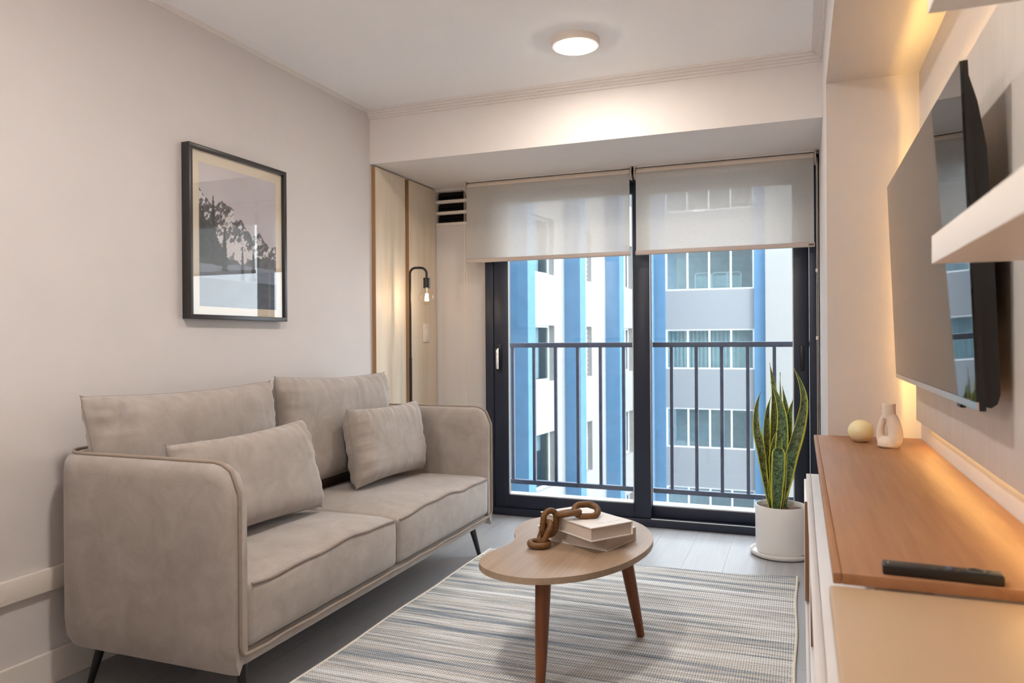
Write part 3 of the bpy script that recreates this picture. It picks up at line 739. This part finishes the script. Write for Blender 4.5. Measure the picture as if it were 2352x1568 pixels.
# faint printed line on the upper cover
bm = bmesh.new()
e1 = Vector((.107, .143, 0)).normalized(); e0 = Vector((.236, -.174, 0)).normalized()
for k in range(12):
    if k in (4, 8): continue
    c0 = Vector((-.63, 2.47, 0))-Vector((ub.location.x, ub.location.y, 0))+e1*(k*.0085-.02); q = [c0, c0+e1*.006, c0+e1*.006+e0*.003, c0+e0*.003]
    prism(bm, [(p.x, p.y) for p in q], .0455, .0458)
obj('printed_line', bm, 'print_pale', ub)

# wooden chain
wc = thing('wooden_chain', 'carved brown wooden chain of five links draped over the books', 'chain ornament', (-.80, 2.46, .39)); wo = Vector(wc.location)
camp = Vector((0, 0, HC))
def px(x, y, d): return camp+(fw+rt*((x-1176)/F_PX)-up*((y-784)/F_PX))*d
Rv = Vector((.933, .359, 0)); Bv = Vector((-.359, .933, 0)); Uv = Vector((0, 0, 1))
def linkring(c, la, sa, L, W, r):
    la = la.normalized(); sa = (sa-la*sa.dot(la)).normalized(); P = []
    h = L/2-r-(W/2-r); q = W/2-r
    for k in range(9): a = -PI/2+PI*k/8; P.append(c+la*(h+q*math.cos(a))+sa*q*math.sin(a))
    for k in range(9): a = PI/2+PI*k/8; P.append(c+la*(-h+q*math.cos(a))+sa*q*math.sin(a))
    P = smooth_closed([p-wo for p in P], 2)
    rad = [r*(1+.10*noise.noise(p*40)) for p in P]
    bm = bmesh.new(); tube(bm, P, rad, 12, closed=True); obj('link', bm, 'chain_wood', wc, 80)
linkring(Vector((-.700, 2.530, .5045)), Rv*.97+Bv*.2, Bv*.80+Uv*.55, .104, .076, .0108)
linkring(Vector((-.752, 2.490, .500)), Rv+Bv*.1+Uv*.12, Bv*.95-Uv*.12, .096, .062, .0108)
linkring(Vector((-.812, 2.462, .468)), Uv*.95+Rv*.10+Bv*.05, Rv*.9+Bv*.35, .104, .070, .0108)
linkring(Vector((-.822, 2.440, .438)), Uv*.85+Rv*.40, Bv*.9-Rv*.35, .100, .062, .0108)
linkring(Vector((-.836, 2.420, .4050)), Rv+Bv*.2, Bv*.97+Uv*.10, .085, .070, .0108)

# ================================================================== snake plant
pl = thing('snake_plant', 'potted snake plant with yellow-edged upright leaves in a white pot by the window', 'plant', (-.097, 4.045, 0)); po_ = Vector(pl.location)
bm = bmesh.new(); lathe(bm, [(.118, .004), (.140, .004), (.148, .010), (.152, .024), (.149, .029), (.144, .026), (.136, .014), (.02, .012)], 56); obj('saucer', bm, 'white_ceramic', pl, 50)
bm = bmesh.new(); lathe(bm, [(.095, .0125), (.112, .016), (.120, .028), (.123, .06), (.124, .18), (.1245, .250), (.1225, .256), (.119, .256), (.116, .250), (.115, .225), (.01, .224)], 64); obj('pot', bm, 'white_ceramic', pl, 50)
bm = bmesh.new(); lathe(bm, [(.1148, .226), (.1148, .232), (.07, .237), (.003, .240)], 40, cap_top=True); so_ = obj('soil', bm, 'soil', pl, 50)
random.seed(5); bm = bmesh.new()
for k in range(150):
    a, r = random.random()*2*PI, .112*math.sqrt(random.random()); s = .003+.003*random.random()
    bmesh.ops.create_icosphere(bm, subdivisions=1, radius=s, matrix=Matrix.Translation((r*math.cos(a), r*math.sin(a), .238-.05*r))@Matrix.Diagonal((1.3, .9, .6, 1)))
pb = obj('bark_chips', bm, 'pebble', so_); pb['kind'] = 'stuff'
def leaf(base, tip, width, bend, face, tw=0., blunt=False, curl=.18):
    base, tip, bend = Vector(base), Vector(tip), Vector(bend); n, m = 26, 8
    bm = bmesh.new(); uvl = bm.loops.layers.uv.new('UVMap'); g = {}; uv = {}
    for j in range(n+1):
        t = j/n; p = base*(1-t)+tip*t+bend*(4*t*(1-t))+bend*(-.8*math.sin(2*PI*t)*t)
        tg = (tip-base+bend*(4-8*t)).normalized(); a = face+tw*t
        side = Vector((math.cos(a), math.sin(a), 0)); side = (side-tg*side.dot(tg)).normalized(); nm = side.cross(tg)
        if blunt: wv = width*(.62+.38*math.sin(min(1, t*1.5)*PI/2))*(1 if t < .86 else math.sqrt(max(0.0, 1-((t-.86)/.14)**2))*.98+.02)
        else: wv = width*(.55+.45*math.sin(min(1, t*2.2)*PI/2))*((1-max(0, (t-.45)/.55)**1.9)*.98+.02*(1-t)+.004)
        for i in range(m+1):
            s = 2*i/m-1; v = bm.verts.new(p+side*(s*wv/2)+nm*(curl*wv*(s*s)-curl*wv*.3)+nm*.002*math.sin(t*22+s*3)*abs(s)); g[i, j] = v; uv[v] = (i/m, t)
    for i in range(m):
        for j in range(n):
            f = bm.faces.new((g[i, j], g[i+1, j], g[i+1, j+1], g[i, j+1]))
            for l in f.loops: l[uvl].uv = uv[l.vert]
    o = obj('leaf', bm, 'leaf', pl, 80)
    md = o.modifiers.new('thick', 'SOLIDIFY'); md.thickness = .0022; md.offset = 0
F0 = math.radians(21)
leaf((-.020, .010, .232), (.066, .000, .950), .086, (.046, 0, .0), F0+.15, .5, curl=.22)
leaf((-.030, .020, .232), (-.050, .01, .975), .058, (.012, 0, 0), F0-.2, .6)
leaf((-.040, .000, .232), (-.093, 0, .828), .056, (-.030, 0, 0), F0+.1, .3)
leaf((-.010, -.005, .232), (-.046, -.01, .880), .066, (.032, 0, 0), F0+.05, -.3)
leaf((-.025, .004, .232), (-.045, .02, .800), .062, (-.022, 0, 0), F0+.2, .3)
leaf((-.005, .030, .232), (.000, .04, .925), .040, (.0, 0, 0), F0+.8, .2)
leaf((.010, .025, .232), (.010, .03, .855), .060, (.012, 0, 0), F0+.2, .2)
leaf((.015, .010, .232), (.062, .02, .790), .070, (-.012, 0, 0), F0+.5, -.4)
leaf((-.022, -.034, .232), (-.010, -.045, .555), .070, (.002, -.004, 0), F0, 0, True, .12)
leaf((-.030, -.012, .232), (-.012, -.02, .640), .050, (-.014, 0, 0), F0+.3, -.3)
leaf((-.052, .004, .232), (-.062, .0, .520), .024, (-.006, 0, 0), F0+.9, .2)

# ================================================================== TV console and near unit
con = thing('tv_console', 'long walnut-topped TV console with open shelves along the right wall', 'console', (.24, 2.26, 0))
def cb(n, *a, mat='console_pale', bev=.001, par=None): return box(n, *a, mat, par or con, bev)
cb('top', .0612, .424, 1.330, 3.198, .699, .717, mat='console_top'); cb('top_lipping', .048, .0606, 1.330, 3.198, .699, .717, mat='console_top')
cb('middle_board', .0366, .424, .5, 3.18, .547, .565); cb('board_lipping', .019, .0360, .5, 3.18, .547, .565)
cb('bottom_board', .0206, .424, .5, 3.18, .182, .200); cb('board_lipping', .0105, .0200, .5, 3.18, .182, .200)
cb('back_board', .412, .424, .5, 3.18, .200, .547); cb('back_board', .412, .424, 1.345, 3.18, .565, .699)
for y in (.5, .92, 1.345, 1.87, 2.333-.009, 2.734-.009, 3.162): cb('divider', .075, .412, y, y+.018, .200, .547)
for y in (1.345, 2.25, 3.162): cb('divider', .11, .412, y, y+.018, .565, .699)
cb('plinth', .10, .40, .55, 3.14, 0, .182)
for x0, y0, y1 in ((.0108, 2.735, 3.178), (.0238, 2.334, 2.7325)):
    d = cb('door', x0, x0+.0125, y0+.0015, y1, .206, .544, mat='white_lam'); cb('door_edge', x0, x0+.0125, y0, y0+.0015, .206, .544, mat='edge_brown', bev=0, par=d)
nu_ = thing('side_cabinet', 'cream laminate low drawer unit in the right foreground, at the near end of the console', 'cabinet', (.24, .9, .5655))
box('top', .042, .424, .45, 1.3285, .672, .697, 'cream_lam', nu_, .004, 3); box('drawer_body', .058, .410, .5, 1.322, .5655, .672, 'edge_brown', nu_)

# ================================================================== wall panel with LED strips
wp = thing('tv_wall_panel', 'greige wood-grain panel behind the television, backlit by a warm strip', 'panel', (.39, 2.0, .80))
box('board', .385, .403, -.5, 3.015, .805, 1.787, 'panel', wp, .001)
for y in (-.2, .9, 2.0, 2.8): box('batten', .403, .425, y, y+.04, .90, 1.70, 'edge_brown', wp)
box('led_strip', .414, .418, -.4, 2.955, 1.728, 1.738, 'led', wp); box('led_strip', .414, .418, -.4, 2.955, .812, .820, 'led_low', wp)
box('led_strip', .414, .418, 2.955, 2.965, .85, 1.74, 'led', wp)
bm = bmesh.new(); tube(bm, [(-.0045, -.115, .962-.80), (-.006, -.115, .962-.80)], .006, 12); obj('cover_cap', bm, 'panel', wp, 40)

# ================================================================== television
tv = thing('television', 'large flat television on the right wall, tilted slightly down', 'television', (.33, 2.34, .955)); to = Vector(tv.location)
TY0, TY1, TZ0, TZ1 = 1.685, 3.00, .957, 1.640; tilt = .026
def tvx(z): return .320-tilt*(z-TZ0)/(TZ1-TZ0)
def slab(name, prof, y0, y1, mat, sm=None):
    bm = bmesh.new(); A = [bm.verts.new((x-to.x, y0-to.y, z-to.z)) for x, z in prof]; Bq = [bm.verts.new((x-to.x, y1-to.y, z-to.z)) for x, z in prof]
    n = len(prof); bm.faces.new(A); bm.faces.new(Bq[::-1])
    for k in range(n): bm.faces.new((A[k], A[(k+1) % n], Bq[(k+1) % n], Bq[k]))
    return obj(name, bm, mat, tv, sm)
slab('screen', [(tvx(TZ0+.016), TZ0+.016), (tvx(TZ1), TZ1), (tvx(TZ1)+.004, TZ1), (tvx(TZ0+.016)+.004, TZ0+.016)], TY0+.002, TY1, 'screen')
slab('bottom_bezel', [(tvx(TZ0)-.001, TZ0), (tvx(TZ0+.016)-.001, TZ0+.0155), (tvx(TZ0)+.010, TZ0+.0155), (tvx(TZ0)+.010, TZ0-.002)], TY0+.001, TY1, 'chrome')
slab('back_panel', [(tvx(TZ0)+.0045, TZ0-.002), (tvx(TZ1)+.0045, TZ1), (tvx(TZ1)+.014, TZ1), (tvx(TZ0)+.016, TZ0-.002)], TY0, TY1, 'black_plastic')
bp = [(tvx(TZ0)+.014, TZ0+.006), (tvx(TZ1)+.012, TZ1-.012), (tvx(TZ1)+.017, TZ1-.03), (tvx(1.56)+.028, 1.56), (tvx(1.47)+.040, 1.47), (tvx(1.38)+.042, 1.38), (tvx(1.2)+.043, 1.2), (tvx(TZ0)+.041, TZ0+.03), (tvx(TZ0)+.036, TZ0+.012), (tvx(TZ0)+.026, TZ0+.004)]
slab('housing', bp, TY0+.006, TY1-.006, 'black_plastic', 50)
box('sensor', .322, .334, 1.86, 1.90, TZ0-.010, TZ0+.0, 'black_plastic', tv, .002)
box('wall_bracket', .352, .3845, 2.15, 2.55, 1.15, 1.45, 'dark_metal', tv)

# ================================================================== floating shelves
for z0, z1, y1, lab in ((1.216, 1.260, 1.350, 'lower floating shelf in the right foreground, crossing in front of the television'), (1.622, 1.665, 1.375, 'upper floating shelf at the top right corner, under the soffit')):
    t = thing('floating_shelf', lab, 'shelf', (.39, .5, z0), 'floating shelves in the right foreground')
    box('shelf_board', .1955, .385, -.4, y1, z0, z1, 'white_lam', t, .001)

# ================================================================== small things on the console
cd = thing('ball_candle', 'round cream ball candle with a wick on the console', 'candle', (.206, 3.035, .717))
bm = bmesh.new(); R1 = .0440; pr = [(.018, .0)]+[(R1*math.sin(a), .039-R1*math.cos(a)*.96) for a in [math.radians(32+148*k/22) for k in range(22)]]+[(.0006, .0812)]
lathe(bm, pr, 40); obj('wax', bm, 'candle', cd, 80)
bm = bmesh.new(); tube(bm, [(0, 0, .080), (-.002, 0, .092), (-.004, .001, .101), (-.003, .001, .106), (-.007, .0, .112)], [.0016, .0016, .0016, .0024, .0009], 8); obj('wick', bm, 'wick', cd, 80)
vs_ = thing('loop_vase', 'matte cream vase with a looped handle hole beside the candle', 'vase', (.283, 2.905, .717))
bm = bmesh.new()
ax = Vector((math.cos(2.62), math.sin(2.62), 0))   # direction towards the loop
ringp = []
for k in range(40):
    a = 2*PI*k/40; h = .062+.053*math.sin(a); wdt = .022*math.cos(a)*(1.15-.35*math.sin(a))
    ringp.append(ax*wdt+Vector((0, 0, h)))
rd = [(.0165+.006*max(0, -math.cos(2*PI*k/40))+.006*max(0, -math.sin(2*PI*k/40))) if math.cos(2*PI*k/40) < 0 else (.0115+.006*max(0, -math.sin(2*PI*k/40))) for k in range(40)]
def smooth_list(q, it=4):
    for _ in range(it): q = [(q[i-1]+2*q[i]+q[(i+1) % len(q)])/4 for i in range(len(q))]
    return q
tube(bm, ringp, smooth_list(rd), 20, closed=True)
lathe(bm, [(.027, .0005), (.034, .006), (.033, .02), (.026, .034), (.010, .04)], 28, (0, 0, 0))
lathe(bm, [(.021, .100), (.0215, .118), (.0215, .148), (.0228, .153), (.0205, .155), (.0175, .153), (.0170, .13), (.002, .129)], 28, tuple(-ax*.004), True, True)
vo = obj('body', bm, 'vase', vs_, 80)
rm = vo.modifiers.new('blend', 'REMESH'); rm.mode = 'VOXEL'; rm.voxel_size = .0022; rm.use_smooth_shade = True
sm_ = vo.modifiers.new('soft', 'SMOOTH'); sm_.iterations = 10; sm_.factor = .5
rc = thing('remote_control', 'slim black television remote lying at the near end of the console', 'remote', (.207, 1.357, .717)); rc.rotation_euler = (0, 0, -.05)
def rbx(n, x0, x1, y0, y1, z0, z1, mat, bev=0, par=None):
    bm = bmesh.new(); B(bm, x0, x1, y0, y1, z0, z1, bev, 3); return obj(n, bm, mat, par or rc, 45)
rbx('body', -.084, .084, -.0165, .0165, 0, .0165, 'black_plastic', .003)
bm = bmesh.new(); P = [(.048+.0115*math.cos(2*PI*k/28), .0115*math.sin(2*PI*k/28), .0168) for k in range(28)]; tube(bm, P, .0011, 8, closed=True); obj('dial_ring', bm, 'grey_plastic', rc, 80)
for bx_, by_, mt in ((-.010, -.009, 'grey_plastic'), (-.010, .009, 'grey_plastic'), (-.002, 0, 'grey_plastic'), (.006, -.009, 'grey_plastic'), (.022, -.009, 'grey_plastic'), (.022, .009, 'grey_plastic'), (.066, -.008, 'grey_plastic'), (.066, .008, 'grey_plastic')):
    rbx('button', bx_-.0028, bx_+.0028, by_-.0022, by_+.0022, .0155, .0172, mt, .0006)
rbx('button', .008, .014, -.010, .010, .0155, .0173, 'blue_btn', .0006)
rbx('brand_mark', -.0765, -.0745, -.004, .004, .0163, .0167, 'print_pale')

# ================================================================== buildings across the courtyard
gr = tag(box('courtyard_ground', -40, 40, 4.9, 60, -9.2, -9.0, 'ground'), 'grey courtyard ground far below the window', 'ground')
# building A: left wing, wall running away from us
dA = Vector((.1157, .9933, 0)); nA = Vector((.9933, -.1157, 0)); pA = Vector((-5.76, 16.53, 0))
A_ = thing('left_building_wing', 'white apartment wing with blue fins on the left across the courtyard', 'building', pA)
A_.rotation_euler = (0, 0, math.atan2(dA.y, dA.x)-PI/2)
# local axes: y along the wall (s), x outwards (n)
def ab(n, x0, x1, s0, s1, z0, z1, mat, par=None):
    bm = bmesh.new(); B(bm, x0, x1, s0, s1, z0, z1); return obj(n, bm, mat, par or A_)
ZLO, ZHI, FL = -9.0, 6.9, 2.58
rows = [.10+FL*k for k in range(-4, 3)]
def wall_with_holes(par, s0, s1, holes, th, mat, zlo, zhi, build):
    """strips of wall around holes (s0,s1,z0,z1) sharing columns"""
    cols = sorted({s0, s1}|{h[0] for h in holes}|{h[1] for h in holes})
    for a, b_ in zip(cols, cols[1:]):
        hs = sorted([(h[2], h[3]) for h in holes if h[0] <= a+1e-6 and h[1] >= b_-1e-6]); z = zlo
        for h0, h1 in hs:
            if h0 > z: build(a, b_, z, h0)
            z = h1
        if z < zhi: build(a, b_, z, zhi)
holesA = []
for z in rows:
    holesA += [(-.55, 1.05, z, z+1.35), (3.05, 3.53, z, z+1.35), (6.15, 7.05, z, z+1.34)]
bmw = bmesh.new()
wall_with_holes(None, -8, 8.1, holesA, .25, None, ZLO, ZHI, lambda a, b_, z0, z1: B(bmw, -.25, 0, a, b_, z0, z1))
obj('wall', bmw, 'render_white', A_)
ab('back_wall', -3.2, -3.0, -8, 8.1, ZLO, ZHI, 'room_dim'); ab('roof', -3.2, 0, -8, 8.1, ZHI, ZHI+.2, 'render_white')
for s in (-7.15, -4.21, -1.27, 1.67, 4.60, 7.54): ab('fin', .001, .43, s, s+.37, ZLO, ZHI+.3, 'render_blue')
def corrug(s0, s1, z0, z1, depth, amp, per):
    bm = bmesh.new(); n = max(4, int((s1-s0)/per*4)); lo_ = []; hi_ = []
    for i in range(n+1):
        s = s0+(s1-s0)*i/n; x = depth+amp*math.sin(2*PI*(s-s0)/per); lo_.append((x, s, z0)); hi_.append((x, s, z1))
    L_ = [bm.verts.new(p) for p in lo_]; H_ = [bm.verts.new(p) for p in hi_]
    for i in range(n): bm.faces.new((L_[i], L_[i+1], H_[i+1], H_[i]))
    return bm
for ri, z in enumerate(rows):
    if z < -6 or z > 5.5: continue
    for (s0, s1, mull) in ((-.55, 1.05, (.0,)), (3.05, 3.53, ()), (6.15, 7.05, (6.72,))):
        z1 = z+1.35 if s0 < 6 else z+1.34
        wd = ab('window', -.19, -.15, s0, s1, z, z+.05, 'far_frame')
        for a in ((s0, s1, z1-.05, z1), (s0, s0+.04, z+.05, z1-.05), (s1-.04, s1, z+.05, z1-.05)): ab('frame_bar', -.19, -.15, a[0], a[1], a[2], a[3], 'far_frame', wd)
        for m_ in mull: ab('mullion', -.18, -.14, m_-.035, m_+.035, z+.05, z1-.05, 'far_frame', wd)
        ab('pane', -.175, -.170, s0+.04, s1-.04, z+.05, z1-.05, 'far_glass', wd)
        if not (s0 < 0 and abs(z+2.48) < .1) and not 3 < s0 < 4: obj('curtain', corrug(s0+.3, s1-.1, z+.05, z1-.05, -.4, .04, .22), 'curtain', wd, 60)
        if s0 < 0 and abs(z+2.48) < .1: ab('roller_shade', -.42, -.40, s0, s1, z+.85, z1, 'curtain', wd)
        if 3 < s0 < 4:
            if z > -1:
                for q in range(10): ab('louvre', -.17, -.10, s0+.04, s1-.04, z+.1+q*.125, z+.11+q*.125, 'far_frame', wd)
            else:
                ab('transom', -.18, -.14, s0, s1, z+.85, z+.89, 'far_frame', wd)
# building B: facing wall
Bq = thing('facing_building', 'pale grey apartment block with white strip windows facing across the courtyard', 'building', (-2.0, 25.0, 0))
def bb(n, x0, x1, y0, y1, z0, z1, mat, par=None):
    bm = bmesh.new(); B(bm, x0+2.0, x1+2.0, y0, y1, z0, z1); return obj(n, bm, mat, par or Bq)
rowsB = [.115+2.575*k for k in range(-4, 3)]
holesB = [(-4.15, -1.36, z, z+1.295) for z in rowsB]
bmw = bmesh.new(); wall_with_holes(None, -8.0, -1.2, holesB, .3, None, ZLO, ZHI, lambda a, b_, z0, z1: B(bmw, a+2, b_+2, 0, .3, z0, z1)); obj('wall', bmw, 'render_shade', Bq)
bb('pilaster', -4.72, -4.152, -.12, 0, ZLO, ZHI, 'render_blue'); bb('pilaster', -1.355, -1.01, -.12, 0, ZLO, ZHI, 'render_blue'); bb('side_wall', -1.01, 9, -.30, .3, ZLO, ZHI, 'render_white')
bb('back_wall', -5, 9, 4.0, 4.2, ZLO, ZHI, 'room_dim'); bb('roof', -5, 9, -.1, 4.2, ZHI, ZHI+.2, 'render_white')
for z in rowsB: bb('floor_slab', -5, -1, .3, 4.0, z-.9, z-.75, 'room_dim')
for k, z in enumerate(rowsB):
    if z < -6 or z > 5.5: continue
    wd = bb('window', -4.15, -1.36, .02, .08, z, z+.04, 'far_frame'); bb('frame_bar', -4.15, -1.36, .02, .08, z+1.255, z+1.295, 'far_frame', wd)
    for m_ in (-4.13, -3.44, -2.75, -2.07, -1.38): bb('mullion', m_-.025, m_+.025, .01, .07, z+.04, z+1.255, 'far_frame', wd)
    for a, b_ in ((-4.105, -3.465), (-3.415, -2.775), (-2.725, -2.095), (-2.045, -1.405)): bb('pane', a, b_, .04, .046, z+.04, z+1.255, 'far_glass', wd)
    if abs(z-.115) < .1:
        bm = corrug(0, 2.79, z+.04, z+1.25, 0, .03, .13); bmesh.ops.rotate(bm, verts=bm.verts, cent=(0, 0, 0), matrix=Matrix.Rotation(-PI/2, 3, 'Z')); bmesh.ops.translate(bm, verts=bm.verts, vec=(-4.15+2.0, .35, 0))
        obj('curtain', bm, 'curtain', wd, 60)
    if abs(z+2.46) < .1: bb('drawn_shade', -3.9, -2.85, .5, .52, z+.15, z+1.29, 'room_dim', wd); bb('room_partition', -4.15, -1.36, 2.0, 2.05, z, z+1.3, 'curtain', wd)
    if abs(z-2.69) < .1:
        bb('room_partition', -4.15, -1.36, 2.4, 2.45, z, z+1.3, 'curtain', wd)
# folding privacy screen behind the upper window
ps = thing('privacy_screen', 'white folding privacy screen behind an upper window of the facing building', 'screen', (-2.75, 25.6, 2.0))
for k, x0 in enumerate((-3.26, -2.72, -2.26)):
    wdt = .50 if k < 2 else .46; bm = bmesh.new(); z0, z1 = 1.95-2.0, 3.28-2.0; xx = x0+2.75
    tube(bm, [(xx, 0, z0), (xx, 0, z1-.06), (xx+.03, 0, z1-.015), (xx+.07, 0, z1), (xx+wdt-.07, 0, z1), (xx+wdt-.03, 0, z1-.015), (xx+wdt, 0, z1-.06), (xx+wdt, 0, z0)], .016, 8); fr_ = obj('screen_frame', bm, 'far_frame', ps, 60)
    bm = corrug(0, wdt-.06, z0+.1, z1-.10, 0, .010, .06); bmesh.ops.rotate(bm, verts=bm.verts, cent=(0, 0, 0), matrix=Matrix.Rotation(-PI/2, 3, 'Z')); bmesh.ops.translate(bm, verts=bm.verts, vec=(xx+.03, 0, 0)); obj('screen_cloth', bm, 'curtain', fr_, 60)
